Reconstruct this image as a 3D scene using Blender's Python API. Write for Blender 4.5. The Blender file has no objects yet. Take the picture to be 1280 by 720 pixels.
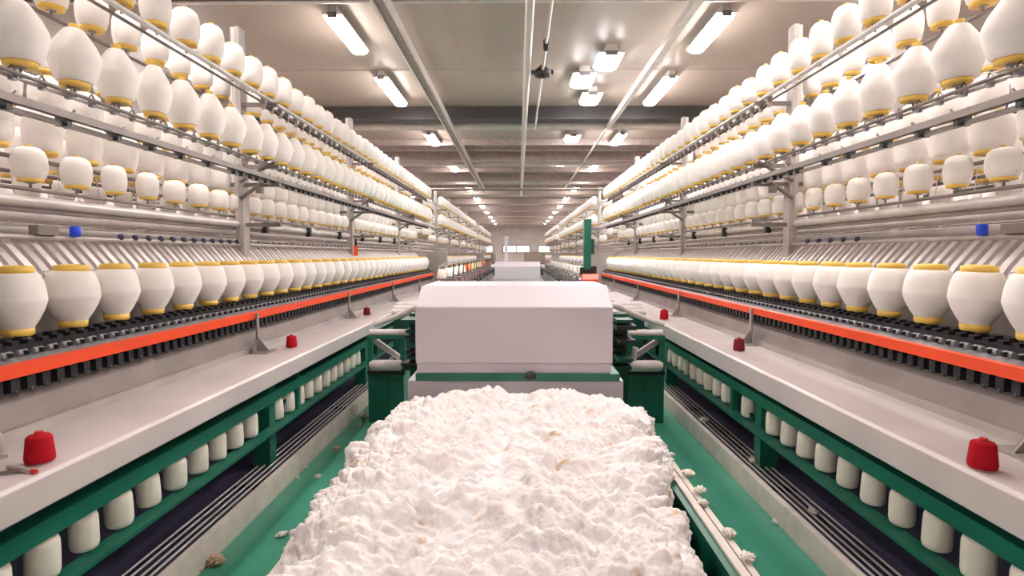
import bpy, bmesh, math, random
import numpy as np
from mathutils import Vector, Matrix, noise
random.seed(7)
COL = bpy.context.scene.collection
EYE = 1.6            # camera height above the floor
F = 720.0            # focal length in pixels of a 1280 wide frame

# ------------------------------------------------------------------ materials
def mat(name, col, rough=.5, metal=0., var=.06, scale=8., bump=0., bscale=60., emis=None, es=0., sss=0., spec=.5, coat=0., col2=None, thr=None):
    m = bpy.data.materials.new(name); m.use_nodes = True
    nt = m.node_tree; b = nt.nodes['Principled BSDF']
    b.inputs['Roughness'].default_value = rough; b.inputs['Metallic'].default_value = metal
    b.inputs['Specular IOR Level'].default_value = spec
    b.inputs['Coat Weight'].default_value = coat
    tc = nt.nodes.new('ShaderNodeTexCoord')
    n = nt.nodes.new('ShaderNodeTexNoise'); n.inputs['Scale'].default_value = scale; n.inputs['Detail'].default_value = 5
    nt.links.new(tc.outputs['Object'], n.inputs['Vector'])
    r = nt.nodes.new('ShaderNodeValToRGB')
    c = Vector(col)
    d = Vector(col2) if col2 else c*(1-var*2)
    r.color_ramp.elements[0].color = (*d, 1); r.color_ramp.elements[1].color = (*c, 1)
    lo, hi = thr if thr else (.35, .62)
    r.color_ramp.elements[0].position = lo; r.color_ramp.elements[1].position = hi
    nt.links.new(n.outputs['Fac'], r.inputs['Fac']); nt.links.new(r.outputs['Color'], b.inputs['Base Color'])
    if bump:
        n2 = nt.nodes.new('ShaderNodeTexNoise'); n2.inputs['Scale'].default_value = bscale; n2.inputs['Detail'].default_value = 4
        nt.links.new(tc.outputs['Object'], n2.inputs['Vector'])
        bp = nt.nodes.new('ShaderNodeBump'); bp.inputs['Strength'].default_value = bump; bp.inputs['Distance'].default_value = .01
        nt.links.new(n2.outputs['Fac'], bp.inputs['Height']); nt.links.new(bp.outputs['Normal'], b.inputs['Normal'])
    if emis:
        b.inputs['Emission Color'].default_value = (*emis, 1); b.inputs['Emission Strength'].default_value = es
    if sss:
        b.inputs['Subsurface Weight'].default_value = sss; b.inputs['Subsurface Radius'].default_value = (.03, .025, .02); b.inputs['Subsurface Scale'].default_value = .5
    return m

def yarn_mat(name, col, rings=260., st=.2):
    m = mat(name, col, rough=.85, var=.02, scale=14, spec=.2)
    nt = m.node_tree; b = nt.nodes['Principled BSDF']
    tc = nt.nodes.new('ShaderNodeTexCoord')
    w = nt.nodes.new('ShaderNodeTexWave'); w.wave_type = 'BANDS'; w.bands_direction = 'Z'
    w.inputs['Scale'].default_value = rings/6.28; w.inputs['Distortion'].default_value = .6
    nt.links.new(tc.outputs['Object'], w.inputs['Vector'])
    bp = nt.nodes.new('ShaderNodeBump'); bp.inputs['Strength'].default_value = st; bp.inputs['Distance'].default_value = .003
    nt.links.new(w.outputs['Fac'], bp.inputs['Height']); nt.links.new(bp.outputs['Normal'], b.inputs['Normal'])
    return m

M = dict(
 yarn=yarn_mat('cream_roving', (.94, .885, .855), 160, .06),
 cone=yarn_mat('natural_yarn', (.92, .84, .75), 420, .15),
 redyarn=yarn_mat('red_yarn', (.50, .008, .02), 420),
 brownyarn=yarn_mat('maroon_yarn', (.22, .02, .03), 420),
 tube=mat('yellow_plastic', (.93, .60, .12), .4, var=.08),
 paletube=mat('pale_yellow_plastic', (.88, .72, .18), .45, var=.05),
 ledge=mat('painted_steel', (.74, .66, .66), .34, .1, var=.06, scale=2.2, bump=.05, bscale=8),
 panel=mat('satin_steel', (.42, .37, .35), .38, .25, var=.10, scale=3),
 post=mat('brushed_grey_metal', (.47, .42, .41), .38, .3, var=.1, scale=5),
 rail=mat('light_metal', (.66, .61, .60), .35, .3, var=.1, scale=6),
 drail=mat('dark_metal', (.25, .21, .20), .4, .4, var=.12, scale=6),
 dark=mat('black_plastic', (.02, .02, .026), .35, var=.2, scale=20),
 clip=mat('grey_plastic', (.42, .40, .43), .4, .2, var=.2, scale=40),
 orange=mat('orange_paint', (.95, .085, .02), .4, var=.04, scale=3),
 green=mat('green_paint', (.012, .16, .105), .38, var=.12, scale=4, bump=.04, bscale=30),
 dgreen=mat('dark_green_paint', (.006, .07, .05), .4, var=.2, scale=6),
 navy=mat('navy_painted_metal', (.085, .075, .14), .5, var=.15, scale=5),
 cream=mat('pale_wood_board', (.80, .71, .64), .6, var=.07, scale=9, bump=.1),
 conc=mat('beige_floor_paint', (.60, .50, .45), .4, var=.08, scale=1.5),
 floor=mat('green_floor_paint', (.07, .36, .245), .24, var=.10, scale=1.6, bump=.03, bscale=12),
 ceil=mat('ceiling_sheet', (.44, .365, .315), .42, var=.05, scale=.6, bump=.02, bscale=3, spec=.4),
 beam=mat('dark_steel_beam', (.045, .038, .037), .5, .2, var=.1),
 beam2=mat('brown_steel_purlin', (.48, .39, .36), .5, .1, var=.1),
 pipe=mat('pale_pipe', (.74, .68, .65), .35, .15, var=.06),
 wall=mat('wall_paint', (.82, .77, .74), .7, var=.05, scale=1.5),
 box=mat('pale_grey_enamel', (.64, .57, .62), .42, var=.012, scale=1.2),
 cloth=mat('off_white_padding', (.78, .70, .70), .7, var=.06, scale=20, bump=.2),
 blue=mat('blue_plastic', (.01, .06, .75), .35),
 navyp=mat('navy_plastic', (.025, .025, .08), .35),
 pink=mat('pink_plastic', (.62, .22, .32), .5),
 red=mat('red_plastic', (.7, .02, .02), .4),
 tuft=mat('loose_cotton', (.86, .80, .72), .95, var=.1, scale=30, sss=.3, spec=.1),
 tan=mat('tan_lint', (.66, .46, .32), .95, var=.2, scale=60, spec=.1),
 glass=mat('lamp_tube_warm', (1, 1, 1), .4, emis=(1, .94, .885), es=30.),
 glassc=mat('lamp_tube_cool', (1, 1, 1), .4, emis=(.98, .965, 1), es=30.),
 housing=mat('lamp_housing', (.55, .52, .50), .5),
 win=mat('bright_window_pane', (.8, .8, .8), .3, emis=(1, .97, .92), es=.8),
)
# cotton: white with small tan flecks down in the folds of the fibre
def cotton_mat():
    m = mat('raw_cotton', (.88, .82, .825), .95, scale=7.5, col2=(.66, .49, .37), thr=(.29, .365), bump=.5, bscale=70, sss=.35, spec=.05)
    return m
M['cotton'] = cotton_mat()

# ------------------------------------------------------------------ mesh builder
class MB:
    def __init__(s): s.v = []; s.f = []; s.m = []; s.sm = []; s.mats = []
    def mi(s, m):
        if m not in s.mats: s.mats.append(m)
        return s.mats.index(m)
    def add(s, vs, fs, m, smooth=False):
        b = len(s.v); s.v += [tuple(v) for v in vs]; k = s.mi(m)
        for f in fs: s.f.append(tuple(b+i for i in f)); s.m.append(k); s.sm.append(smooth)
        return s
    def box(s, x0, x1, y0, y1, z0, z1, m):
        if x0 > x1: x0, x1 = x1, x0
        vs = [(x, y, z) for z in (z0, z1) for y in (y0, y1) for x in (x0, x1)]
        return s.add(vs, [(0,2,3,1),(4,5,7,6),(0,1,5,4),(2,6,7,3),(0,4,6,2),(1,3,7,5)], m)
    def prism(s, prof, y0, y1, m, axis='y', smooth=False):
        n = len(prof)
        if axis == 'y': vs = [(a, y0, b) for a, b in prof] + [(a, y1, b) for a, b in prof]
        else: vs = [(y0, a, b) for a, b in prof] + [(y1, a, b) for a, b in prof]
        fs = [(i, (i+1) % n, n+(i+1) % n, n+i) for i in range(n)]
        return s.add(vs, fs + [tuple(range(n))[::-1], tuple(range(n, 2*n))], m, smooth)
    def tube(s, pts, r, m, seg=10, flat=None, cap=True):
        pts = [Vector(p) for p in pts]; vs = []; n = len(pts)
        rr = r if isinstance(r, (list, tuple)) else [r]*n
        for i, p in enumerate(pts):
            d = (pts[min(i+1, n-1)] - pts[max(i-1, 0)]).normalized()
            a = d.cross(Vector((0, 0, 1)))
            if a.length < .05: a = d.cross(Vector((0, 1, 0)))
            a.normalize(); b = a.cross(d)
            for k in range(seg):
                t = 2*math.pi*k/seg + (math.pi/4 if seg == 4 else 0)
                vs.append(p + (a*math.cos(t) + b*math.sin(t)*(flat or 1))*rr[i])
        fs = [(i*seg+k, i*seg+(k+1) % seg, (i+1)*seg+(k+1) % seg, (i+1)*seg+k) for i in range(n-1) for k in range(seg)]
        s.add(vs, fs, m, seg > 4)
        if cap: s.add(vs[:seg], [tuple(range(seg))[::-1]], m); s.add(vs[-seg:], [tuple(range(seg))], m)
        return s
    def lathe(s, prof, m, c=(0, 0, 0), seg=28):
        vs = []; n = len(prof)
        for r, z in prof:
            for k in range(seg):
                t = 2*math.pi*k/seg; vs.append((c[0]+r*math.cos(t), c[1]+r*math.sin(t), c[2]+z))
        fs = [(i*seg+k, i*seg+(k+1) % seg, (i+1)*seg+(k+1) % seg, (i+1)*seg+k) for i in range(n-1) for k in range(seg)]
        s.add(vs, fs, m, True)
        s.add(vs[:seg], [tuple(range(seg))[::-1]], m); s.add(vs[-seg:], [tuple(range(seg))], m)
        return s
    def mesh(s, name, org=(0, 0, 0)):
        me = bpy.data.meshes.new(name)
        o = Vector(org); me.from_pydata([tuple(Vector(v)-o) for v in s.v], [], s.f)
        for m in s.mats: me.materials.append(m)
        me.polygons.foreach_set('material_index', s.m); me.polygons.foreach_set('use_smooth', s.sm)
        me.update(); return me
    def build(s, name, parent=None, org=None, bevel=0, kind=None, label=None):
        # builder coordinates are world coordinates; org = where the object's origin sits
        p = Vector(parent.location) if parent is not None else Vector((0, 0, 0))
        if parent is not None and parent.parent is not None: p += Vector(parent.parent.location)
        og = Vector(org) if org is not None else (p if parent is not None else Vector((0, 0, 0)))
        o = bpy.data.objects.new(name, s.mesh(name, og)); COL.objects.link(o)
        if parent is not None: o.parent = parent; o.location = og - p
        else: o.location = og
        if bevel:
            md = o.modifiers.new('bevel', 'BEVEL'); md.width = bevel; md.segments = 2; md.limit_method = 'ANGLE'; md.angle_limit = .6
        if kind: o['kind'] = kind
        if label: o['label'] = label
        return o
def tag(o, label, cat, group=None):
    o['label'] = label; o['category'] = cat
    if group: o['group'] = group
    return o
def thing(name, loc, label, cat, group=None):
    o = bpy.data.objects.new(name, None); COL.objects.link(o); o.location = loc; o.empty_display_size = .1
    return tag(o, label, cat, group)
def put(name, mesh, loc, parent=None):
    o = bpy.data.objects.new(name, mesh); COL.objects.link(o)
    if parent is not None: o.parent = parent; o.location = Vector(loc) - Vector(parent.location)
    else: o.location = loc
    return o
def struct(mb, name, **k): return mb.build(name, kind='structure', **k)

ORD = 'zeroth first second third fourth fifth sixth seventh eighth ninth tenth eleventh twelfth thirteenth fourteenth fifteenth sixteenth seventeenth eighteenth nineteenth'.split()
TENS = {20: 'twent', 30: 'thirt', 40: 'fort', 50: 'fift', 60: 'sixt', 70: 'sevent', 80: 'eight', 90: 'ninet'}
def ordinal(n):
    if n < 20: return ORD[n]
    if n >= 100: return 'hundred and ' + ordinal(n-100) if n > 100 else 'hundredth'
    t = n//10*10
    return TENS[t]+'ieth' if n == t else TENS[t]+'y-'+ORD[n-t]
def ordi(n): return ordinal(n)

# ------------------------------------------------------------------ camera
PITCH = math.atan(42/F); YAW = math.atan(8/F)
cam = bpy.data.cameras.new('camera'); co = bpy.data.objects.new('camera', cam); COL.objects.link(co)
cam.sensor_width = 36; cam.lens = 36*F/1280; cam.clip_start = .02; cam.clip_end = 300
co.location = (0, 0, EYE); co.rotation_euler = (math.pi/2-PITCH, 0, YAW)
bpy.context.scene.camera = co
RM = co.rotation_euler.to_matrix().inverted()
def proj(p):
    v = RM @ (Vector(p) - Vector((0, 0, EYE)))
    if v.z > -.05: return None
    return 640+F*v.x/-v.z, 360-F*v.y/-v.z
def inframe(p, mgn=20):
    q = proj(p); return q is not None and -mgn < q[0] < 1280+mgn and -mgn < q[1] < 720+mgn

H = 3.2              # ceiling above the eye
ZC = EYE+H
# ------------------------------------------------------------------ the hall
W_ = 11.5; YB = -6.; YE = 62.
struct(MB().box(-W_, W_, YB, YE, -.12, -.003, M['conc']), 'floor')
struct(MB().box(-1.62, 1.62, YB+.01, 30, -.003, 0, M['floor']), 'floor_lane')
struct(MB().box(-W_, W_, YB, YE, ZC, ZC+.1, M['ceil']), 'ceiling')
struct(MB().box(-W_-.15, -W_, YB, YE, 0, ZC, M['wall']), 'wall_left')
struct(MB().box(W_, W_+.15, YB, YE, 0, ZC, M['wall']), 'wall_right')
struct(MB().box(-W_, W_, YB-.15, YB, 0, ZC, M['wall']), 'wall_back')
struct(MB().box(-W_, W_, YE, YE+.15, 0, ZC, M['wall']), 'wall_front')
for i, x in enumerate((-4.2, -.2, 3.6)):
    w = struct(MB().box(x-1.5, x+1.5, YE-.06, YE-.002, 1.75, 2.6, M['drail']), f'window_{i+1}')
    MB().box(x-1.4, x-.05, YE-.08, YE-.055, 1.85, 2.5, M['win']).box(x+.05, x+1.4, YE-.08, YE-.055, 1.85, 2.5, M['win']).build('pane', w)
d = struct(MB().box(.6, 2.8, YE-.08, YE-.002, 0, 1.9, M['beam2']), 'door_1')
n = 1
by = [1.5, 6.83, 12.8, 18.3, 23.3, 28.4, 33.5, 38.6, 44, 49, 54, 59]
for i, y in enumerate(by):
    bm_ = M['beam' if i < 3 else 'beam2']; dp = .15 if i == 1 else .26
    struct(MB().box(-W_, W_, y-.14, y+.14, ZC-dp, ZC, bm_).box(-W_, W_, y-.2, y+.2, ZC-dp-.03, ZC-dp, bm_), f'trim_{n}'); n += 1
    if y > 5:
        o = .85 if y > 8 else .30
        struct(MB().tube([(-W_, y+o, ZC-(.20 if y > 8 else .12)), (W_, y+o, ZC-(.20 if y > 8 else .12))], .10 if y > 8 else .05, M['pipe'], 12), f'trim_{n}'); n += 1
for y in [16.3, 17.1, 20.2, 21.5, 25.2, 26.6, 30.2, 31.8, 35.2, 36.8, 40.5, 42, 46.5, 51.5, 56.5]:
    struct(MB().box(-W_, W_, y-.06, y+.06, ZC-.16, ZC, M['beam2']), f'trim_{n}'); n += 1
# seams between the ceiling sheets
for x in (-5.4, -.99, 2.9, 6.1):
    struct(MB().box(x-.012, x+.012, YB, 13.0, ZC-.012, ZC, M['beam2']), f'trim_{n}'); n += 1
for y in (3.4, 5.4, 10.2):
    struct(MB().box(-W_, W_, y-.012, y+.012, ZC-.010, ZC, M['beam2']), f'trim_{n}'); n += 1
# trays and pipes running the length of the hall
def lin(x0, x1, z, y0, y1, r, m, seg=4): return MB().tube([(x0, y0, EYE+z), (x1, y1, EYE+z)], r, M[m], seg)
t = thing('cable_tray', (-1.56, YB, EYE+2.86), 'broad pale twin-rail cable tray running down the ceiling above the left aisle', 'cable tray')
zt = EYE+2.86
MB().box(-1.65, -1.62, YB+.1, 26, zt-.05, zt+.06, M['pipe']).build('side_rail', t)
MB().box(-1.50, -1.47, YB+.1, 26, zt-.05, zt+.06, M['pipe']).build('side_rail', t)
MB().box(-1.62, -1.50, YB+.1, 26, zt-.02, zt, M['drail']).build('tray_floor', t)
for y in (6.83, 12.8, 18.3, 23.3):
    MB().box(-1.60, -1.52, y-.03, y+.03, zt+.0, ZC-.29, M['post']).build('hanger', t)
t = thing('conduit_rail', (2.0, YB, EYE+2.88), 'narrow pale conduit rail running down the ceiling on the right', 'conduit')
zt = EYE+2.86
MB().box(1.97, 2.06, YB+.1, 13.2, zt-.05, zt+.05, M['pipe']).build('rail', t)
MB().tube([(2.01, 13.2, zt), (2.01, 26, zt)], .028, M['pipe'], 8).build('rod', t)
for y in (1.5, 6.83, 12.8, 18.3, 23.3): MB().box(2.0, 2.03, y-.02, y+.02, zt+.02, ZC-.29, M['post']).build('hanger', t)
o = MB().tube([(.13, YB+.1, EYE+2.84), (.13, 28, EYE+2.84)], .055, M['pipe'], 12).build('ceiling_pipe')
tag(o, 'pale round ceiling pipe running straight above the central box', 'pipe')
t = thing('sprinkler_line', (.37, YB, EYE+2.8), 'thin ceiling line with a dark round fitting right of the centre pipe', 'pipe')
MB().tube([(.37, YB+.1, EYE+2.82), (.37, 13.2, EYE+2.82)], .02, M['pipe'], 8).build('rod', t)
for y in (-2., 1.5, 6.83, 12.8): MB().box(.362, .378, y-.01, y+.01, EYE+2.83, ZC-(.0 if y < 0 else .17 if y == 6.83 else .29), M['pipe']).build('hanger', t)
MB().lathe([(.02, .0), (.12, .03), (.15, .09), (.10, .14), (.03, .2)], M['beam'], (.37, 9.1, EYE+2.72), 20).box(.2, .54, 9.05, 9.15, EYE+2.79, EYE+2.83, M['beam']).build('round_fitting', t)
MB().lathe([(.02, .0), (.04, .02), (.04, .14), (.02, .16)], M['beam'], (.37, 7.9, EYE+2.72), 14).build('fitting', t)
o = MB().tube([(-2.95, 15.4, EYE+1.72), (2.85, 15.4, EYE+1.72)], .035, M['drail'], 10).build('cross_pipe')
tag(o, 'dark cross pipe spanning the aisle between the two creels in the distance', 'pipe')

# ------------------------------------------------------------------ lamps
def lamp(x, y, L, cool, label, group, w=.12, drop=.13):
    z = ZC-drop
    t = thing('ceiling_light', (x, y, ZC), label, 'light', group)
    MB().box(x-w*.45, x+w*.45, y-L/2-.04, y+L/2+.04, z+.03, ZC, M['housing']).box(x-w*1.08, x+w*1.08, y-L/2-.05, y+L/2+.05, z+.012, z+.03, M['housing']).box(x-w*.5, x+w*.5, y-L/2-.06, y-L/2-.03, z-.03, z+.04, M['drail']).build('housing', t)
    m = M['glassc'] if cool else M['glass']
    MB().prism([(x-w, z+.011), (x-w*.9, z-.03), (x-w*.5, z-.055), (x+w*.5, z-.055), (x+w*.9, z-.03), (x+w, z+.011)], y-L/2, y+L/2, m).build('diffuser', t)
lampY = [8.25, 11.1, 15.6, 20.6, 24.4, 27.2, 32.3, 37.2, 42.3, 47.5, 52.5, 57]
for i, y in enumerate(lampY):
    far = 'distant ' if i > 3 else ''
    lamp(-2.40 if i < 2 else -2.3, y, 1.25 if i != 1 else 1.7, False, f'{far}warm tube light, {ordi(i+1)} from the camera in the left ceiling row', 'left row of ceiling lights')
    lamp(2.66, y, 1.25 if i != 1 else 1.7, False, f'{far}warm tube light, {ordi(i+1)} from the camera in the right ceiling row', 'right row of ceiling lights')
for i, y in enumerate([9.35, 10.35, 11.55, 15.4, 19.6, 24.6, 29.6, 34.6, 40, 45, 50, 55]):
    far = 'distant ' if i > 4 else ''
    lamp(1.42 if i != 1 else 1.13, y, .62, True, f'{far}short cold white light, {ordi(i+1)} from the camera, right of the centre pipe', 'short cold ceiling lights', .19, .14)
# lamps added beyond the ceiling rows in view, to brighten hall, box and cotton
lamp(.9, 4.5, 1.5, False, 'added tube light above the central box housing, out of the camera view', 'added near ceiling lights')  # unseen lamp, added to light box top and cotton from above
k = 0
for x in (-8.4, -5.6, 5.8, 8.6):
    for y in (-4.2, -.2, 4, 10, 16, 22, 30, 38, 46, 54):
        k += 1; lamp(x, y, 1.5, False, 'added warm tube light over the outer machines beside the hall wall', 'added outer ceiling lights')  # added lamps that even out the brightness from the outer aisles
for x in (-2.4, 2.66):
    for y in (3.4,):
        lamp(x, y, 1.5, False, 'added tube light over the near aisle, above the camera view', 'added near ceiling lights')  # unseen pair, added to brighten the near ledges and bobbins

# ------------------------------------------------------------------ bobbins
def prof_biconic(h, R):
    return [(R*.50, h*.10), (R*.70, h*.22), (R*.88, h*.36), (R*.985, h*.475), (R, h*.50), (R*.99, h*.54), (R*.965, h*.64), (R*.90, h*.76), (R*.80, h*.86), (R*.71, h*.895)]
def prof_egg(h, R):
    return [(R*.63, h*.08), (R*.72, h*.11), (R*.87, h*.27), (R*.98, h*.42), (R, h*.48), (R*.96, h*.56), (R*.80, h*.70), (R*.60, h*.82), (R*.42, h*.92), (R*.33, h*.955)]
def prof_round(h, R):
    return [(R*.72, h*.09), (R*.86, h*.13), (R*.97, h*.33), (R, h*.52), (R*.965, h*.70), (R*.84, h*.86), (R*.60, h*.95), (R*.34, h*.98)]
def bob_meshes(prof, h, R, seg, tr, top, tm='tube'):
    y = MB().lathe(prof(h, R), M['yarn'], seg=seg).mesh('yarn_package')
    tb = MB()
    if top:   # tube shows above and below the yarn
        tb.lathe([(R*tr*.9, 0), (R*tr, h*.02), (R*tr*1.02, h*.11), (R*.3, h*.12), (R*.3, h*.88), (R*tr*1.22, h*.89), (R*tr*1.2, h*.98), (R*tr*.6, h)], M[tm], seg=seg)
    else:
        tb.lathe([(R*tr*.85, 0), (R*tr, .004), (R*tr*1.03, h*.10), (R*.2, h*.105), (R*.16, h*.95), (R*.15, h*1.0), (R*.20, h*1.005), (R*.20, h*1.035), (R*.08, h*1.05)], M[tm], seg=seg)
    t = tb.mesh('tube')
    both = MB().lathe(prof(h, R), M['yarn'], seg=max(10, seg//2))
    if top:
        both.lathe([(R*tr*.9, 0), (R*tr*1.02, h*.11)], M[tm], seg=10); both.lathe([(R*tr*1.15, h*.90), (R*tr*1.0, h)], M[tm], seg=10)
    else:
        both.lathe([(R*tr*.75, 0), (R*tr, .002), (R*tr*1.05, h*.09)], M[tm], seg=10)
    return y, t, both.mesh('bobbin_small')
def rowlist(): return []

OFF = {-1: 0., 1: -.06}
SIDE = {-1: 'left', 1: 'right'}
FR0, FR1, FSTEP = -.8, 13.5, 15.0
frames = {}

# spindle row bobbins
lowv = [bob_meshes(prof_biconic,   .303, .112*s, 32, .52, True, 'paletube' if k == 9 else 'tube') for k, s in enumerate((1., .97, 1.03))]
for sd in (-1, 1):
    X = sd*(2.15+OFF[sd]); c = 0
    ph = 2.437 if sd < 0 else 2.645
    for fr in range(3):
        y = ph-.305*2 + fr*FSTEP if fr else ph-.305
        while y < FR1-.2+fr*FSTEP:
            p = (X, y, EYE-.350)
            if inframe((X, y, EYE-.2), 45):
                c += 1
                v = random.choice(lowv)
                where = f'on the {SIDE[sd]} frame\'s spindle rail'
                lab = f'fat cream yarn bobbin, {ordi(c)} from the camera {where}'
                grp = f'bobbins on the {SIDE[sd]} spindle rail'
                if y < 9:
                    t = thing('yarn_bobbin', p, lab, 'bobbin', grp)
                    put('yarn_package', v[0], p, t); put('tube', v[1], p, t)
                    t.rotation_euler = (random.uniform(-.02, .02), random.uniform(-.02, .02), random.uniform(0, 6))
                else:
                    o = put('yarn_bobbin', v[2], p); tag(o, lab, 'bobbin', grp); o.rotation_euler.z = random.uniform(0, 6)
            y += .305

# creel bobbins: tier, row, X, z of the bottom, height, radius, first Y, profile
ROWS = [
 ('top', 'front', 2.15, 1.345, .255, .086, 1.04, 'r'),
 ('top', 'centre', 2.58, 1.345, .255, .086, 1.10, 'r'),
 ('top', 'back', 3.52, 1.345, .255, .086, .98, 'r'),
 ('middle', 'front', 2.15, .805, .315, .110, .99, 'e'),
 ('middle', 'centre', 2.83, .825, .24, .100, 1.05, 'r'),
 ('middle', 'back', 3.50, .825, .26, .100, .98, 'r'),
 ('lower', 'front', 2.58, .53, .25, .102, 1.0, 'r'),
 ('lower', 'centre', 3.05, .53, .25, .102, 1.12, 'r'),
 ('bottom', 'front', 2.45, .362, .178, .076, 1.06, 'r'),
 ('bottom', 'back', 3.20, .362, .178, .076, 1.0, 'r'),
 ('lower', 'back', 3.50, .53, .25, .102, .95, 'r'),
]
vars_ = {}
for h, R in {(r[4], r[5]) for r in ROWS}:
    pr = prof_egg if h > .3 else prof_round
    vars_[(h, R)] = [bob_meshes(pr if not (k == 2 and h > .3) else prof_egg, h*a, R*b, 28, .56 if h > .3 else .72, False) for k, (a, b) in enumerate(((1, 1), (.96, .96), (1.0, .90), (.93, 1.02)))]
cand = []
for sd in (-1, 1):
    for ri, (tier, row, X, z, h, R, ph, _) in enumerate(ROWS):
        for fr in range(3):
            y = ph+fr*FSTEP
            while y < FR1+.35+fr*FSTEP:
                x = sd*(X+OFF[sd])
                if inframe((x, y, EYE+z+h/2), 60): 
                    if not (random.random() < .04 and row != 'front'): cand.append((h/y*(1 if row == 'front' else .8), sd, ri, x, y, EYE+z))
                y += .305
cand.sort(key=lambda c: -c[0])
near = sorted(cand[:300], key=lambda c: (c[1], c[2], c[4])); rest = cand[300:]
cnt = {}
for _, sd, ri, x, y, z in near:
    tier, row, X, zz, h, R, ph, pk = ROWS[ri]
    cnt[(sd, ri)] = cnt.get((sd, ri), 0)+1
    lab = f'cream roving bobbin, {ordi(cnt[(sd, ri)])} from the camera in the {row} row, {tier} tier, {SIDE[sd]} creel'
    v = random.choice(vars_[(h, R)])
    grp = f'{tier} tier {row} row bobbins of the {SIDE[sd]} creel'
    if h/y*F > 26:
        t = thing('roving_bobbin', (x, y, z), lab, 'bobbin', grp)
        put('yarn_package', v[0], (x, y, z), t); put('tube', v[1], (x, y, z), t)
        t.rotation_euler = (random.uniform(-.035, .035), random.uniform(-.035, .035), random.uniform(0, 6))
    else:
        o = put('roving_bobbin', v[2], (x, y, z)); tag(o, lab, 'bobbin', grp); o.rotation_euler.z = random.uniform(0, 6)
# the many bobbins too far away to tell apart: one object
def stuff_bobbins(items, name, label, cat):
    vs = []; fs = []; mi = []; base = 0
    cache = {}
    for (h, R, x, y, z) in items:
        k = (h, R)
        if k not in cache:
            pr = prof_egg if h > .3 else prof_round
            b = MB(); P = pr(h, R); b.lathe([P[i] for i in range(0, len(P), 2)]+[P[-1]], M['yarn'], seg=10)
            b.lathe([(R*.6, 0), (R*.75, h*.09)], M['tube'], seg=10)
            cache[k] = (np.array(b.v), b.f, b.m)
        V, Fc, mm = cache[k]
        s = random.uniform(.93, 1.03)
        vs.append(V*np.array((s, s, 1))+np.array((x, y, z))); fs += [tuple(base+i for i in f) for f in Fc]; mi += mm; base += len(V)
    me = bpy.data.meshes.new(name); me.from_pydata(np.concatenate(vs).tolist(), [], fs)
    me.materials.append(M['yarn']); me.materials.append(M['tube'])
    me.polygons.foreach_set('material_index', mi); me.polygons.foreach_set('use_smooth', [True]*len(fs)); me.update()
    o = bpy.data.objects.new(name, me); COL.objects.link(o); o['kind'] = 'stuff'; tag(o, label, cat); return o
items = [(ROWS[ri][4], ROWS[ri][5], x, y, z) for _, sd, ri, x, y, z in rest]
# creels of the machines in the next aisles
for sd in (-1, 1):
    for X in (7.6, 8.9):
        for (z, h, R) in ((1.345, .255, .086), (.825, .26, .1), (.53, .215, .092), (-.35, .30, .1)):
            y = .6
            while y < 46:
                if inframe((sd*X, y, EYE+z), 10): items.append((h, R, sd*X, y, EYE+z))
                y += .305
stuff_bobbins(items, 'distant_bobbins', 'countless small cream bobbins receding along both creels into the distance', 'bobbins')

# ------------------------------------------------------------------ the spinning frames
def repeat(name, mesh, locs, parent, cap=100, m=None):
    """first cap copies as parts; the rest as one stuff part"""
    for p in locs[:cap]: put(name, mesh, p, parent)
    if len(locs) > cap:
        n = len(mesh.vertices); V = np.empty(n*3); mesh.vertices.foreach_get('co', V); V = V.reshape(-1, 3)
        Fc = [tuple(p.vertices) for p in mesh.polygons]; mi0 = [p.material_index for p in mesh.polygons]
        vs = []; fs = []; mi = []
        for k, p in enumerate(locs[cap:]):
            vs.append(V+np.array(p)-np.array(parent.location)); fs += [tuple(k*n+i for i in f) for f in Fc]; mi += mi0
        me = bpy.data.meshes.new(name); me.from_pydata(np.concatenate(vs).tolist(), [], fs)
        for q in mesh.materials: me.materials.append(q)
        me.polygons.foreach_set('material_index', mi); me.update()
        o = bpy.data.objects.new(name, me); COL.objects.link(o); o.parent = parent; o['kind'] = 'stuff'

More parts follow.
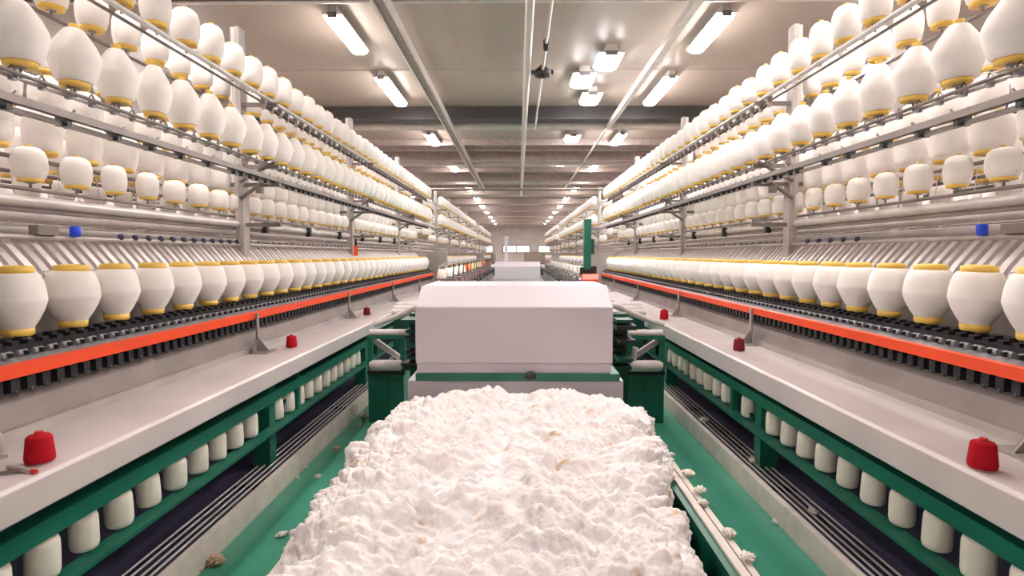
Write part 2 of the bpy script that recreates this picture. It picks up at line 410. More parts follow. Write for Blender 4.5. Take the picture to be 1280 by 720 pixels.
GUSY = {-1: [1.95, 4.3, 6.65, 9.0, 11.4], 1: [2.10, 4.72, 6.85, 9.2, 11.5]}
def spinning_frame(sd, fr):
    of = OFF[sd]; Y0 = FR0+fr*FSTEP; Y1 = FR1+fr*FSTEP; detail = fr == 0
    nm = SIDE[sd]
    lab = [f'long {nm} spinning frame beside the cotton bin, with grey work ledge and orange rail',
           f'{nm} spinning frame behind the nearest one, partly hidden in the distance',
           f'farthest {nm} spinning frame at the end of the hall'][fr]
    t = thing('spinning_frame', (sd*2.85, (Y0+Y1)/2, 0), lab, 'spinning machine')
    def X(x): return sd*(x+of)
    def bx(m, x0, x1, z0, z1, mt, y0=Y0, y1=Y1): return m.box(X(x0), X(x1), y0, y1, EYE+z0, EYE+z1, M[mt])
    def pr(m, prof, mt, y0=Y0, y1=Y1):
        P = [(X(a), EYE+b) for a, b in prof]
        if sd < 0: P = P[::-1]
        return m.prism(P, y0, y1, M[mt])
    lip = -.855 if sd < 0 else -.872
    E = 1.60
    # ledge with folded front lip
    pr(MB(), [(E+.012, -.738), (E, -.75), (E, lip), (E+.012, lip-.004), (E+.03, lip), (E+.03, -.78), (2.04, -.78), (2.04, -.738)], 'ledge').build('work_ledge', t, bevel=.004)
    # satin back panel rising to the spindle rail
    pr(MB(), [(2.0, -.739), (2.015, -.70), (2.035, -.695), (2.05, -.60), (2.09, -.555), (2.14, -.555), (2.14, -.739)], 'panel').build('back_panel', t)
    # combs and rails
    bx(MB(), 2.03, 2.16, -.555, -.43, 'dark').build('lower_rail', t)
    pr(MB(), [(1.985, -.488), (1.985, -.437), (1.995, -.430), (2.03, -.430), (2.03, -.488)], 'orange').build('orange_rail', t)
    pr(MB(), [(1.995, -.429), (2.07, -.402), (2.16, -.402), (2.16, -.429)], 'clip').build('guide_strip', t)
    bx(MB(), 2.05, 2.30, -.402, -.372, 'dark').build('spindle_rail', t)
    # inner body of the frame
    bx(MB(), 2.30, 2.98 + .3, -1.2, -.16, 'panel').build('body_cover', t)
    bx(MB(), 1.75, 3.9, -.93, -.79, 'dark').build('inner_beam', t)
    bx(MB(), 1.68, 1.76, -1.015, -.945, 'green').build('upper_beam', t)
    pr(MB(), [(1.66, -1.218), (1.66, -1.200), (1.73, -1.190), (1.73, -1.218)], 'green').build('lower_beam', t)
    bx(MB(), 1.655, 3.9, -1.58, -1.50, 'navy').build('base_plate', t)
    bx(MB(), 2.05, 2.10, -1.50, -.93, 'navy').build('back_sheet', t)
    pr(MB(), [(1.598, -1.585), (1.615, -1.47), (1.655, -1.47), (1.655, -1.6), (1.598, -1.6)], 'cream').build('kick_board', t)
    for q, (rx, rz) in enumerate(((1.668, -1.455), (1.715, -1.462), (1.76, -1.462), (1.805, -1.465))):
        MB().tube([(X(rx), Y0+.05, EYE+rz), (X(rx), Y1-.05, EYE+rz)], .0065, M['rail'], 8).build('drive_rod', t)
    for y in np.arange(Y0+.6, Y1, 1.9):
        bx(MB(), 1.66, 1.82, -1.50, -1.47, 'dark', y-.02, y+.02).build('rod_bearing', t)
    # green uprights under the ledge
    for y in ([1.05, 3.95, 6.45, 9.1, 11.9] if fr == 0 else [Y0+1.8*k for k in range(1, 8, 2)]):
        bx(MB(), 1.72, 1.84, -1.50, -.80, 'green', y-.05, y+.05).build('upright', t)
        if detail:
            bx(MB(), 1.70, 1.745, -1.25, -.86, 'green', y+.42, y+.47).build('strut', t)
            MB().tube([(X(1.74), y+.46, EYE-.98), (X(1.74), y+.05, EYE-1.22)], .016, M['dgreen'], 4).build('diagonal_brace', t)
    if detail:
        # fins on the guide strip and under the orange rail
        fin = MB().box(-.046, .046, -.016, .016, -.014, .016, M['dark']).box(-.018, .02, -.013, .013, .014, .026, M['dark']).mesh('spindle_block')
        repeat('spindle_block', fin, [(X(2.105), y, EYE-.372) for y in np.arange(Y0+1.9, Y1, .0762)], t)
        clipm = MB().tube([(0, -.024, 0), (0, .024, 0)], .014, M['clip'], 8).box(-.03, .03, -.006, .006, -.008, .010, M['dark']).mesh('guide_clip')
        repeat('guide_clip', clipm, [(X(2.035), y, EYE-.402) for y in np.arange(Y0+1.9, Y1, .0762)], t)
        low = MB().box(-.018, .02, -.02, .02, -.028, .026, M['dark']).tube([(-.014*sd, 0, -.02), (-.020*sd, 0, -.034)], .008, M['dark'], 6).mesh('comb_tooth')
        repeat('comb_tooth', low, [(X(2.02), y, EYE-.522) for y in np.arange(Y0+1.9, Y1, .0762)], t)
        # spindles under the bobbins
        sp = MB().lathe([(.045, 0), (.048, .012), (.03, .024)], M['clip'], seg=12).mesh('spindle')
        ph = 2.437 if sd < 0 else 2.645
        repeat('spindle', sp, [(X(2.15), y, EYE-.3725) for y in np.arange(ph-.61, Y1-.2, .305)], t)
        # drafting arms behind the bobbins: alternately white and grey, with a yellow tip
        for nm_, mt, y_ in (('drafting_arm', 'cloth', 0), ('weight_lever', 'rail', .0762)):
            am = MB().tube([(sd*-.095, 0, -.095), (sd*-.05, 0, -.03), (sd*.06, 0, .095)], .028, M[mt], 4, flat=.55)
            if y_ == 0: am.box(-.11*sd, -.085*sd, -.024, .024, -.12, -.075, M['paletube'])
            else: am.box(-.09*sd, -.06*sd, -.016, .016, -.10, -.06, M['clip'])
            repeat(nm_, am.mesh(nm_), [(X(2.40), y+y_, EYE-.02) for y in np.arange(1.5, Y1-.1, .1525)], t)
        bx(MB(), 2.40, 2.46, -.16, -.13, 'rail').build('arm_rail', t)
        for k, y in enumerate(GUSY[sd]):
            g = MB().box(X(1.99), X(1.86), y-.09, y+.09, EYE-.738, EYE-.728, M['panel'])
            a, b = (y-.085, y+.085)
            g.prism([(a, EYE-.728), (b, EYE-.728), (y+.02*0+.01, EYE-.60), (y-.01, EYE-.60)], X(1.965), X(1.975), M['panel'], axis='x')
            g.prism([(X(1.88), EYE-.728), (X(1.97), EYE-.728), (X(1.97), EYE-.61)], y-.005, y+.005, M['panel'])
            g.build('gusset', t, org=(X(1.95), y, EYE-.73))
            MB().tube([(X(1.965), y, EYE-.62), (X(1.965), y, EYE-.44)], .011, M['rail'], 8).tube([(X(1.965), y-.025, EYE-.72), (X(1.965), y-.025, EYE-.44)], .006, M['drail'], 6).build('support_rod', t)
    else:
        for x in (2.25,):
            bx(MB(), 2.245, 2.72, -.15, -.05, 'cloth').build('drafting_cover', t)
    # ---- creel
    for k, y in enumerate([1.75+3.25*q + fr*FSTEP for q in range(4)]):
        m = MB()
        bx(m, 2.36, 2.40, -.16, 1.92, 'post', y-.055, y+.055); bx(m, 2.40, 2.44, -.16, 1.92, 'rail', y-.035, y-.015); bx(m, 2.40, 2.44, -.16, 1.92, 'post', y+.015, y+.035)
        m.build('creel_post', t)
        bx(MB(), 3.22, 3.30, -.16, 1.92, 'post', y-.04, y+.04).build('creel_post', t)
        m = MB()
        for z in (.255, .60, .755, 1.28):
            bx(m, 2.06, 3.60, z-.016, z+.016, 'drail', y-.018, y+.018)
        m.build('cross_arm', t)
        m = MB().tube([(X(2.38), y-.06, EYE+.48), (X(2.14), y-.06, EYE+.64)], .018, M['drail'], 6).tube([(X(2.38), y-.06, EYE+.62), (X(2.06), y-.10, EYE+.78)], .016, M['drail'], 6)
        m.box(X(2.18), X(2.23), y-.10, y-.05, EYE+.52, EYE+.58, M['drail']) if k % 2 else m.tube([(X(2.10), y-.10, EYE+.60), (X(2.20), y-.02, EYE+.86)], .02, M['drail'], 6)
        m.build('corner_brace', t)
    e0, e1 = Y0+.05, Y1+.4
    def rl(x, z, r, mt, name='creel_rail', seg=8):
        MB().tube([(X(x), e0, EYE+z), (X(x), e1, EYE+z)], r, M[mt], seg).build(name, t)
    rl(2.12, .765, .010, 'drail'); rl(2.18, .765, .010, 'rail')
    rl(2.10, .645, .024, 'drail', 'lower_creel_rail', 4); rl(2.14, .61, .014, 'post')
    rl(2.12, 1.31, .018, 'rail', 'upper_creel_rail'); rl(2.20, 1.305, .010, 'drail')
    rl(2.58, 1.305, .012, 'drail'); rl(3.52, 1.305, .012, 'drail')
    rl(2.45, .325, .010, 'drail'); rl(3.20, .325, .010, 'drail')
    rl(2.83, .795, .012, 'drail'); rl(3.50, .795, .012, 'drail')
    rl(2.58, .50, .012, 'drail'); rl(3.05, .50, .012, 'drail'); rl(3.50, .495, .012, 'drail')
    # thick pale tube and thinner rails above the drafting arms
    rl(2.42, .262, .028, 'rail', 'suction_tube', 12); rl(2.46, .225, .016, 'post'); rl(2.60, .20, .024, 'cloth'); rl(2.40, .085, .014, 'post')
    rl(2.66, .135, .030, 'rail', 'suction_tube', 12); rl(2.95, .30, .035, 'cloth'); rl(3.1, .12, .03, 'rail'); rl(2.75, .07, .02, 'rail')
    if detail:
        # pegs that carry each creel bobbin
        peg = MB().tube([(0, 0, -.045), (0, 0, .0)], .007, M['drail'], 6).lathe([(.022, -.006), (.022, .0)], M['clip'], seg=10).mesh('bobbin_peg')
        loc = []
        for (tier, row, xx, z, h, R, ph, _) in ROWS:
            for y in np.arange(ph, Y1+.35, .305):
                if inframe((X(xx), y, EYE+z), 60): loc.append((y, (X(xx), y, EYE+z)))
        loc.sort(key=lambda q: q[0])
        repeat('bobbin_peg', peg, [q[1] for q in loc], t)
        # thread guides clamped on the two creel rails
        g1 = MB().tube([(0, -.03, 0), (0, .0, .035), (0, .03, .0)], .005, M['drail'], 5).box(-.012, .012, -.012, .012, -.03, .01, M['clip']).mesh('thread_guide')
        repeat('thread_guide', g1, [(X(2.15), y, EYE+.77) for y in np.arange(1.1, Y1, .1525)], t)
        g2 = MB().box(-.03, .03, -.014, .014, -.03, .025, M['dark']).tube([(0, 0, 0), (-.05*sd, .01, .05)], .006, M['rail'], 5).mesh('rail_clamp')
        repeat('rail_clamp', g2, [(X(2.13), y+random.uniform(-.03, .03), EYE+.628) for y in list(np.arange(1.2, 4.2, .305))+list(np.arange(4.3, Y1, .14))], t)
        g3 = MB().box(-.018, .018, -.02, .02, -.055, .0, M['drail']).box(-.015, .015, -.015, .015, -.09, -.055, M['beam2']).tube([(0, 0, -.06), (-.05*sd, .03, -.10)], .012, M['beam'], 5).tube([(0, 0, .03), (.03*sd, .02, .06)], .006, M['drail'], 5).mesh('upper_guide')
        repeat('upper_guide', g3, [(X(2.14), y+random.uniform(-.03, .03), EYE+1.31) for y in np.arange(4.9, Y1, .17)], t)
        # roving strands running down from the pegs to the drafting arms
        m = MB()
        for y in np.arange(2.0, Y1-.3, .305):
            m.tube([(X(2.62), y+.05, EYE+.5), (X(2.60), y+.06, EYE+.23), (X(2.70), y+.02, EYE+.06)], .0035, M['cloth'], 4)
        m.build('roving_strands', t, kind='stuff')
        # small dark knobs and blue sensor on the lower rail
        kn = MB().lathe([(.012, -.018), (.018, -.008), (.018, .010), (.008, .018)], M['navyp'], seg=10).mesh('navy_knob')
        ks = np.arange(3.45, 5.0, .13) if sd < 0 else list(np.arange(4.0, 4.7, .17))
        repeat('navy_knob', kn, [(X(2.39), y, EYE+.105) for y in ks], t)
        kd = MB().lathe([(.010, -.012), (.014, -.0), (.008, .014)], M['drail'], seg=8).mesh('grey_knob')
        repeat('grey_knob', kd, [(X(2.42), y, EYE+.11) for y in np.arange(5.2, 13, .16)], t)
        yb = 3.08 if sd < 0 else 2.92
        MB().lathe([(.020, -.03), (.026, -.024), (.026, .020), (.02, .026)], M['blue'], (X(2.38), yb, EYE+.125), 16).build('sensor_cap', t, label='bright blue round cap on the rail')
        MB().box(X(2.37), X(2.42), yb-.25, yb-.12, EYE+.098, EYE+.145, M['drail']).build('sensor_box', t)
        m = MB()
        for y in np.arange(5.4, 13, 1.13): m.box(X(2.36), X(2.41), y, y+.05, EYE+.20, EYE+.30, M['dark'])
        m.build('rail_joiner', t)
    # headstock at the far end
    bx(MB(), 1.72, 3.9, -1.5, .05, 'panel', Y1, Y1+.5).build('end_cabinet', t)
    return t
for fr in range(3):
    for sd in (-1, 1): frames[(sd, fr)] = spinning_frame(sd, fr)
# outer machines in the next aisles: body, posts and rails
for sd in (-1, 1):
    t = thing('spinning_frame', (sd*8.25, 22, 0), f'{SIDE[sd]} outer spinning frame in the next aisle, glimpsed between the bobbins', 'spinning machine')
    MB().box(sd*7.5, sd*9.0, -.5, 46, 0, EYE-.36, M['panel']).build('body', t)
    for x in (7.6, 8.9):
        m = MB()
        for z in (1.35, .79, .50, .12): m.tube([(sd*x, -.4, EYE+z), (sd*x, 46, EYE+z)], .02, M['drail'], 6)
        m.build('creel_rails', t)
    for y in np.arange(1.5, 46, 3.25): MB().box(sd*8.2, sd*8.3, y-.05, y+.05, EYE-.36, EYE+1.9, M['post']).box(sd*7.55, sd*8.95, y-.02, y+.02, EYE+.77, EYE+.80, M['drail']).box(sd*7.55, sd*8.95, y-.02, y+.02, EYE+1.33, EYE+1.36, M['drail']).box(sd*7.55, sd*8.95, y-.02, y+.02, EYE+.48, EYE+.51, M['drail']).build('creel_post', t)

# ------------------------------------------------------------------ cones under the ledge
cone_v = []
for s in (1, .97, 1.04):
    h = .152; R = .052*s
    y_ = MB().lathe([(R*.80, 0), (R*.95, .006), (R*1.02, h*.15), (R*1.02, h*.6), (R*.99, h*.85), (R*.88, h*.97), (R*.5, h)], M['cone'], seg=28).mesh('yarn_package')
    k_ = MB().lathe([(.012, h-.002), (.012, h+.014)], M['paletube'], seg=12).lathe([(.018, -.006), (.022, .001)], M['cloth'], seg=14).mesh('tube')
    cone_v.append((y_, k_))
for sd in (-1, 1):
    ys = [1.826+.204*k for k in range(22)] if sd < 0 else [1.854+.2105*k for k in range(22)]
    c = 0
    for y in ys:
        if abs(y-3.95) < .10 or abs(y-4.42) < .05 or y > 6.3: continue
        if not inframe((sd*1.75, y, EYE-1.08), 40): continue
        c += 1
        p = (sd*(1.745+OFF[sd]), y, EYE-1.181)
        t = thing('yarn_cone', p, f'small off-white yarn package hanging under the {SIDE[sd]} ledge, {ordi(c)} from the camera', 'yarn package', f'yarn packages under the {SIDE[sd]} ledge')
        v = random.choice(cone_v)
        put('yarn_package', v[0], p, t); put('tube', v[1], p, t)
        t.rotation_euler = (random.uniform(-.05, .05), random.uniform(-.05, .05), random.uniform(0, 6))
# ------------------------------------------------------------------ red cones and tools on the ledges
def red_cone(x, y, s, m, label):
    z = EYE-.738
    t = thing('thread_cone', (x, y, z), label, 'thread cone')
    MB().lathe([(.036*s, .004), (.041*s, .008), (.043*s, .02), (.036*s, .085*s), (.030*s, .092*s), (.014*s, .094*s)], M[m], (x, y, z), 28).build('thread', t)
    MB().lathe([(.030*s, 0), (.030*s, .006)], M['cloth'], (x, y, z), 20).lathe([(.013*s, .09*s), (.012*s, .104*s)], M['red'], (x, y, z), 14).build('tube', t)
red_cone(-1.70, 1.99, 1.08, 'redyarn', 'large red thread cone on the near end of the left ledge')
red_cone(-1.80, 4.52, 1.0, 'redyarn', 'small red thread cone farther along the left ledge, beside a gusset')
red_cone(-1.84, 6.95, 1.0, 'brownyarn', 'maroon thread cone farthest along the left ledge')
red_cone(1.60, 1.965, 1.04, 'redyarn', 'large red thread cone on the near end of the right ledge')
red_cone(1.69, 4.40, 1.0, 'brownyarn', 'maroon thread cone on the right ledge beside a metal gusset')
red_cone(1.66, 6.55, 1.15, 'redyarn', 'small red thread cone farthest along the right ledge')
t = thing('hand_tool', (-1.66, 1.87, EYE-.738), 'small steel hand tool with red tip lying by the left red cone', 'tool')
z = EYE-.730
MB().tube([(-1.76, 1.93, z), (-1.70, 1.90, z+.004), (-1.64, 1.885, z)], [.007, .009, .006], M['rail'], 8).tube([(-1.74, 1.86, z), (-1.69, 1.89, z)], .006, M['drail'], 8).build('handle', t)
MB().tube([(-1.64, 1.885, z), (-1.622, 1.88, z)], .008, M['red'], 8).build('tip', t)
t = thing('metal_weight', (-1.93, 2.02, EYE-.738), 'grey metal weight against the back panel near the left red cone', 'weight')
MB().lathe([(.03, 0), (.036, .006), (.03, .07), (.015, .08)], M['post'], (-1.955, 2.08, EYE-.738), 20).build('body', t)
MB().lathe([(.008, .08), (.014, .09), (.006, .10)], M['drail'], (-1.955, 2.08, EYE-.738), 12).build('knob', t)

# ------------------------------------------------------------------ white machine covers in the middle
def cover(Y, label, first):
    t = thing('machine_cover', (0, Y+.3, 0), label, 'machine housing')
    x0, x1 = -.722, .660
    P = [(Y, EYE-.765), (Y, EYE-.366), (Y+.28, EYE-.233), (Y+1.0, EYE-.233), (Y+1.25, EYE-.40), (Y+1.25, EYE-.765)]
    MB().prism(P, x0, x1, M['box'], axis='x').build('hood', t, bevel=.008)
    MB().box(x0+.008, x1-.008, Y+.012, Y+1.24, EYE-.835, EYE-.765, M['box']).build('lower_hood', t, bevel=.004)
    MB().box(x0+.0, x1+.05, Y-.01, Y+1.25, EYE-.888, EYE-.835, M['green']).build('green_frame', t, bevel=.003)
    MB().box(x0-.06, x1+.08, Y+.02, Y+1.2, .12, EYE-.888, M['box']).build('base_panel', t, bevel=.004)
    for x in (x0, x1):
        for y in (Y+.1, Y+1.1): MB().tube([(x, y, 0), (x, y, .13)], .04, M['dark'], 12).build('foot', t)
    if first:
        MB().lathe([(.035, 0), (.04, .02), (.025, .045), (.01, .05)], M['dark'], (.085, Y-.045, EYE-.86), 16).build('knob', t, label='black knob on the green frame')
    return t
cover(4.0, 'large pale grey box housing in the centre behind the cotton', True)
cover(17.4, 'second pale grey box housing seen small over the top of the first', False)
t = thing('vertical_duct', (-.38, 17.9, EYE-.233), 'slim pale duct standing on the far box housing', 'duct')
MB().box(-.43, -.33, 17.85, 17.95, EYE-.233, EYE+.5, M['box']).build('pipe', t); MB().box(-.46, -.30, 17.82, 17.98, EYE+.5, EYE+.56, M['box']).build('cap', t)

# ------------------------------------------------------------------ green side stands between machine and housing
for sd in (-1, 1):
    a, b = (1.43, 1.09) if sd < 0 else (1.38, 1.03)
    t = thing('roller_stand', (sd*(a+b)/2, 5.55, 0), f'green steel roller stand with white padded rollers, {SIDE[sd]} of the box housing', 'machine stand')
    y0, y1 = 5.4, 5.75
    MB().box(sd*a, sd*b, y0, y1, .0, EYE-1.14, M['green']).build('cabinet', t, bevel=.006)
    MB().box(sd*(a-.05), sd*(a-.18), y0-.012, y0, .08, EYE-1.2, M['green']).build('cabinet_door', t, bevel=.004)
    for x in (a-.0, b+.03):
        MB().box(sd*x, sd*(x-.045), y0, y0+.05, EYE-1.14, EYE-.77, M['green']).build('post', t)
    MB().box(sd*(a), sd*(.80), y0-.01, y0+.06, EYE-.80, EYE-.765, M['green']).build('upper_arm', t)
    MB().tube([(sd*(a-.02), y0+.02, EYE-.74), (sd*.86, y0+.02, EYE-.74)], .032, M['cloth'], 14).build('padded_roller', t, label='white padded roller')
    MB().tube([(sd*(a-.03), y0-.03, EYE-1.05), (sd*(a-.06), y0-.03, EYE-1.045), (sd*(b+.02), y0-.03, EYE-1.045), (sd*(b), y0-.03, EYE-1.05)], [.035, .052, .052, .035], M['cloth'], 14).build('padded_roller', t, label='white padded roller')
    MB().box(sd*(a), sd*(b), y0-.02, y0+.05, EYE-1.135, EYE-1.10, M['dark']).build('lower_arm', t)
    if sd > 0:
        MB().tube([(sd*1.10, y0-.03, EYE-1.03), (sd*1.08, y0-.03, EYE-.95), (sd*1.10, y0-.03, EYE-.87)], .03, M['cloth'], 12).build('bent_tube', t)
    MB().tube([(sd*(a-.05), y0+.1, EYE-.83), (sd*(b+.05), y0+.1, EYE-1.0)], .035, M['pink' if 0 else 'ledge'], 4).build('slanted_plate', t)
    # linkage behind
    m = MB(); random.seed(20+sd)
    for k in range(9):
        zz = EYE-1.05+k*.055
        m.box(sd*(.86+random.uniform(0, .03)), sd*(.99+random.uniform(0, .06)), 5.0+random.uniform(0, .3), 5.45, zz, zz+random.uniform(.02, .04), M['dark' if k % 2 else 'dgreen'])
    m.build('linkage', t)
    MB().box(sd*.84, sd*1.02, 5.35, 5.5, 0, EYE-.55, M['dgreen']).build('gear_case', t, bevel=.01)
    t2 = thing('roller_rack', (sd*1.15, 6.7, 0), f'dark green rack with pale rolls at ledge height behind the {SIDE[sd]} roller stand', 'machine stand')
    MB().box(sd*.95, sd*1.45, 6.6, 6.9, 0, EYE-.72, M['dgreen']).build('body', t2, bevel=.01)
    for k in range(3):
        MB().tube([(sd*.92, 6.62+k*.12, EYE-.67+.03*k), (sd*1.46, 6.62+k*.12, EYE-.67+.03*k)], .04, M['cloth'], 12).build('roll', t2)
    for k in range(4): MB().lathe([(.03, 0), (.035, .02), (.02, .05)], M['dark'], (sd*(1.0+.13*k), 6.57, EYE-.72), 10).build('bearing', t2)
for sd in (-1, 1):
    o = MB().tube([(sd*.74, 5.26, EYE-.45), (sd*.95, 5.6, EYE-.50), (sd*1.15, 5.9, EYE-.60), (sd*1.35, 6.0, EYE-.68), (sd*1.52, 6.0, EYE-.73)], [.03, .034, .034, .03, .03], M['cloth'], 14).build('air_hose')
    tag(o, f'white hose curving from the box housing to the {SIDE[sd]} ledge', 'hose')
# ------------------------------------------------------------------ small winding units far down the aisle
random.seed(5)
base_m = MB().box(-.22, .22, -.20, .20, -EYE, -.66, M['post']).box(-.24, .24, -.22, .22, -.66, -.60, M['dark']).mesh('base')
head_m = MB().box(-.16, .16, -.1, .12, -.60, -.40, M['drail']).box(-.05, .13, -.13, -.10, -.56, -.46, M['pink']).tube([(-.1, -.12, -.5), (-.1, -.2, -.44)], .02, M['rail'], 8).mesh('head')
arm_m = MB().tube([(-.12, 0, -.40), (-.12, .0, -.2), (.05, -.04, -.12)], .012, M['rail'], 6).tube([(.1, .05, -.4), (.12, .05, -.16)], .010, M['dark'], 6).mesh('yarn_arm')
cone_m = {c: MB().lathe([(.075, 0), (.08, .02), (.055, .15), (.04, .155)], M[c], seg=16).mesh('cone') for c in ('cone', 'tube', 'orange', 'yarn')}
for sd in (-1, 1):
    for k in range(14):
        y = (9.6 if sd < 0 else 10.7)+k*.9 + (0 if k < 9 else .6); x = sd*(1.22 if sd > 0 else 1.20)
        t = thing('winding_unit', (x, y, 0), f'dark-headed winding unit, {ordi(k+1)} from the camera in the {SIDE[sd]} far aisle row', 'winding unit', f'winding units on the {SIDE[sd]} of the far aisle')
        put('base', base_m, (x, y, EYE), t); put('head', head_m, (x, y, EYE), t); put('yarn_arm', arm_m, (x, y, EYE), t)
        c = random.choice(['cone', 'tube', 'yarn', 'orange', 'cone'] if sd < 0 else ['cone', 'yarn', 'yarn', 'cone'])
        put('cone', cone_m[c], (x+.08*sd, y-.02, EYE-.401), t)
# green upright with orange box at its foot
t = thing('green_column', (1.73, 14.4, 0), 'tall green steel column with black fittings standing right of the far aisle', 'column')
gx, gy = 1.20, 9.95
t.location = (gx, gy, 0)
MB().box(gx-.075, gx+.045, gy-.07, gy+.07, 0, EYE+.60, M['green']).build('upright', t)
MB().box(gx+.045, gx+.10, gy-.05, gy+.05, EYE+.0, EYE+.26, M['dgreen']).build('flange', t)
MB().box(gx-.15, gx-.08, gy-.13, gy-.07, EYE-.36, EYE-.22, M['dark']).box(gx+.04, gx+.13, gy-.13, gy-.07, EYE-.36, EYE-.20, M['dark']).box(gx-.08, gx+.04, gy-.13, gy-.07, EYE-.33, EYE-.25, M['dark']).build('clamp', t)
t = thing('orange_guard', (gx-.02, gy-.25, 0), 'bright orange guard box at the foot of the green column', 'guard')
MB().box(gx-.13, gx+.13, gy-.35, gy-.15, 0, EYE-.58, M['drail']).build('stand', t)
MB().prism([(gy-.35, EYE-.58), (gy-.15, EYE-.58), (gy-.15, EYE-.33), (gy-.25, EYE-.33), (gy-.35, EYE-.42)], gx-.13, gx+.14, M['orange'], axis='x').build('hood', t, bevel=.01)
# hanging red tag on the left creel
t = thing('warning_tag', (-2.30, 8.1, EYE+.2), 'small orange red tag hanging on the second left creel post', 'tag')
MB().box(-2.34, -2.28, 8.17, 8.18, EYE-.02, EYE+.12, M['orange']).build('plate', t); MB().box(-2.325, -2.295, 8.17, 8.18, EYE+.12, EYE+.22, M['dark']).build('hook', t)

# ------------------------------------------------------------------ cotton bin
t = thing('cotton_bin', (-.03, 2.4, 0), 'low green wheeled bin with pale wooden rim heaped with raw cotton', 'bin')
m = MB()
xl, xr, yb0, yb1, zb = -.79, .73, .7, 3.88, EYE-1.06
m.box(xl, xl+.03, yb0, yb1, .22, zb, M['green']); m.box(xr-.03, xr, yb0, yb1, .22, zb, M['green'])
m.box(xl+.03, xr-.03, yb0, yb0+.03, .22, zb, M['green']); m.box(xl+.03, xr-.03, yb1-.03, yb1, .22, zb, M['green']); m.box(xl+.03, xr-.03, yb0+.03, yb1-.03, .22, .25, M['green'])
m.build('tub', t)
MB().box(xr+.0, xr+.03, yb0, yb1, zb-.055, zb+.012, M['cream']).build('rim_rail', t)
MB().box(xr+.045, xr+.07, yb0, yb1, zb-.055, zb+.0, M['cream']).box(xr+.03, xr+.045, yb0, yb1, zb-.055, zb-.02, M['dgreen']).build('rim_rail', t)
MB().box(xl-.03, xl, yb0, yb1, zb-.055, zb+.012, M['cream']).build('rim_rail', t)
for x in (xl+.1, xr-.1):
    for y in (yb0+.2, yb1-.2):
        w = MB().tube([(x-.025, y, .07), (x+.025, y, .07)], .07, M['dark'], 20).build('wheel', t, org=(x, y, .07))
        MB().box(x-.045, x-.03, y-.03, y+.03, .06, .22, M['drail']).box(x+.03, x+.045, y-.03, y+.03, .06, .22, M['drail']).box(x-.045, x+.045, y-.03, y+.03, .17, .22, M['drail']).build('fork', w)

def fbm(p, sc, o=4):
    s = 0; a = 1; q = Vector(p)*sc
    for _ in range(o):
        s += a*(3.2*abs(noise.noise(q))-.7); q = q*2.13+Vector((3.1, 7.7, 1.3)); a *= .52
    return s
def cotton():
    NU, NV = 300, 430
    y0, y1 = .85, 3.90
    vs = []
    for j in range(NV+1):
        v = j/NV; y = y0+(y1-y0)*v
        endf = 1.0
        e = (y1-y)/.30
        if e < 1: endf = max(0., 1-(1-e)**2)**.5
        # half widths along the heap
        xL = .81 + .045*min(1, max(0, (y-1.5)/1.0)) + .02*math.sin(y*3.1)
        xR = .53 + .27*min(1, max(0, (y-1.5)/2.0)) + .015*math.sin(y*4.3+1)
        
        top = .17 +.02*min(1, max(0, y-2.5)) + .05*noise.noise((0, y*1.2, 5)) + .03*math.exp(-((y-3.75)/.25)**2)
        for i in range(NU+1):
            u = i/NU; th = math.pi*u
            c = math.cos(th); cc = math.copysign(abs(c)**.8, c)
            ss = max(0., 1-abs(cc)**4.5)**.5
            x = -(xL if c > 0 else xR)*cc*(.82+.18*endf)
            zz = EYE-1.085 + (top)*ss*endf
            p = Vector((x, y, zz))
            nrm = Vector((-1.1*cc*abs(cc)**3, 0, .15+ss)).normalized()
            if e < 1: nrm = (nrm+Vector((0, (1-e)*.8, 0))).normalized()
            d = .034*fbm(p, 2.6, 1)+.025*fbm(p+Vector((5, 0, 0)), 7.5, 1)+.011*fbm(p+Vector((0, 9, 0)), 17, 2)+.0035*fbm(p+Vector((0, 9, 4)), 48, 2)
            w = min(1, ss*3+.4)
            vs.append(p+nrm*d*w)
    fs = [(j*(NU+1)+i, (j+1)*(NU+1)+i, (j+1)*(NU+1)+i+1, j*(NU+1)+i+1) for j in range(NV) for i in range(NU)]
    me = bpy.data.meshes.new('raw_cotton'); me.from_pydata([tuple(v) for v in vs], [], fs)
    me.materials.append(M['cotton']); me.polygons.foreach_set('use_smooth', [True]*len(fs)); me.update()
    o = bpy.data.objects.new('raw_cotton', me); COL.objects.link(o); o['kind'] = 'stuff'
    tag(o, 'deep bed of fluffy white raw cotton heaped in the low bin', 'cotton')
cotton()
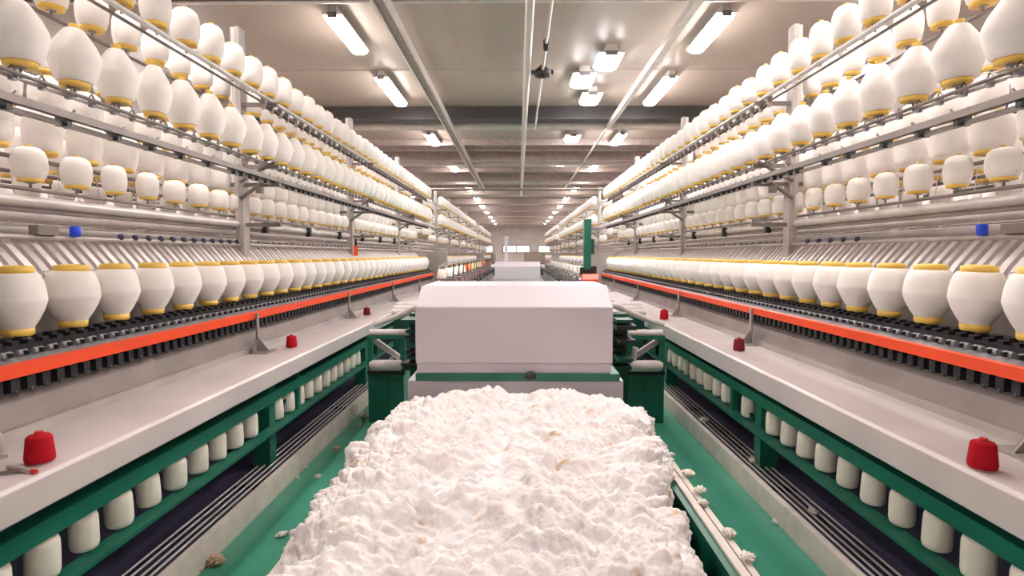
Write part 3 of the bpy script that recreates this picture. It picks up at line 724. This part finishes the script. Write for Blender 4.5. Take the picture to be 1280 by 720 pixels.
# stray tufts
def tuft_mesh(seed, r):
    bm = bmesh.new(); bmesh.ops.create_icosphere(bm, subdivisions=4, radius=1)
    for v in bm.verts:
        k = 1+.55*fbm(v.co+Vector((seed*3.3, 0, 0)), 1.7, 4)*.5
        v.co = Vector((v.co.x*k, v.co.y*k*1.2, max(-.45, v.co.z*k*.55)))*r
    me = bpy.data.meshes.new('cotton_tuft'); bm.to_mesh(me); bm.free()
    for p in me.polygons: p.use_smooth = True
    return me
tv = [tuft_mesh(s, 1) for s in range(5)]
def tuft(x, y, r, m, label, z=0.):
    me = tv[int(abs(x*97+y*31)) % 5].copy(); me.materials.append(M[m])
    o = bpy.data.objects.new('cotton_tuft', me); COL.objects.link(o)
    o.location = (x, y, z+r*.42); o.scale = (r,)*3; o.rotation_euler.z = x*50+y*20
    tag(o, label, 'cotton tuft')
def atz(px, py, z):    # the point at height z under a pixel
    v = Vector(((px-640)/F, -(py-360)/F, -1)); v = co.rotation_euler.to_matrix() @ v
    k = (z-EYE)/v.z; return v*k
T = [(268, 704, .055, 'tan', 'largest tan tuft of lint on the green floor by the left kick board', 0),
     (246, 715, .03, 'tan', 'tan lint scrap left of the largest floor tuft', 0),
     (421, 562, .032, 'tan', 'brownish tuft on the green floor left of the cotton', 0),
     (381, 585, .022, 'tuft', 'small white tuft against the left kick board', 0),
     (371, 598, .018, 'tuft', 'tiny white tuft nearest the left kick board', 0),
     (352, 670, .03, 'tuft', 'white tuft fallen just beside the left cotton edge', 0),
     (397, 597, .026, 'tuft', 'white tuft on the floor above the left cotton bulge', 0),
     (886, 564, .024, 'tuft', 'white tuft on the right green floor, farthest', 0),
     (906, 583, .018, 'tuft', 'tiny white tuft by the right kick board', 0),
     (971, 654, .028, 'tuft', 'white tuft in the middle of the right green floor', 0),
     (455, 520, .04, 'tuft', 'white tuft at the foot of the left roller stand', 0)]
for px, py, r, m_, lb, z in T:
    p = atz(px, py, z); tuft(p.x, p.y, r*.8, m_, lb)
for sd, y, zz, xx, r in ((1, 4.0, -1.465, 1.69, .03), (1, 3.2, -1.46, 1.70, .024), (1, 5.0, -1.465, 1.66, .035)):
    tuft(xx-.03, y, r, 'tuft', {4.0: 'white tuft caught on the right drive rods, middle one', 3.2: 'white tuft caught on the right drive rods, nearest one', 5.0: 'white tuft caught on the right drive rods, farthest one'}[y], EYE+zz+.004)
random.seed(11)
for k in range(9):
    y = 1.75+k*.2+random.uniform(-.05, .05)
    tuft(.785+random.uniform(-.01, .03), y, random.uniform(.014, .026), 'tuft', f'small cotton tuft on the right rim of the bin, {ordi(k+1)} from the camera', EYE-1.052)

# ------------------------------------------------------------------ world and view
w = bpy.data.worlds.new('world'); bpy.context.scene.world = w; w.use_nodes = True
w.node_tree.nodes['Background'].inputs[0].default_value = (1, .97, .93, 1); w.node_tree.nodes['Background'].inputs[1].default_value = .3
vs = bpy.context.scene.view_settings
vs.view_transform = 'Standard'; vs.look = 'None'; vs.gamma = 1; vs.use_curve_mapping = False; vs.exposure = 1.06
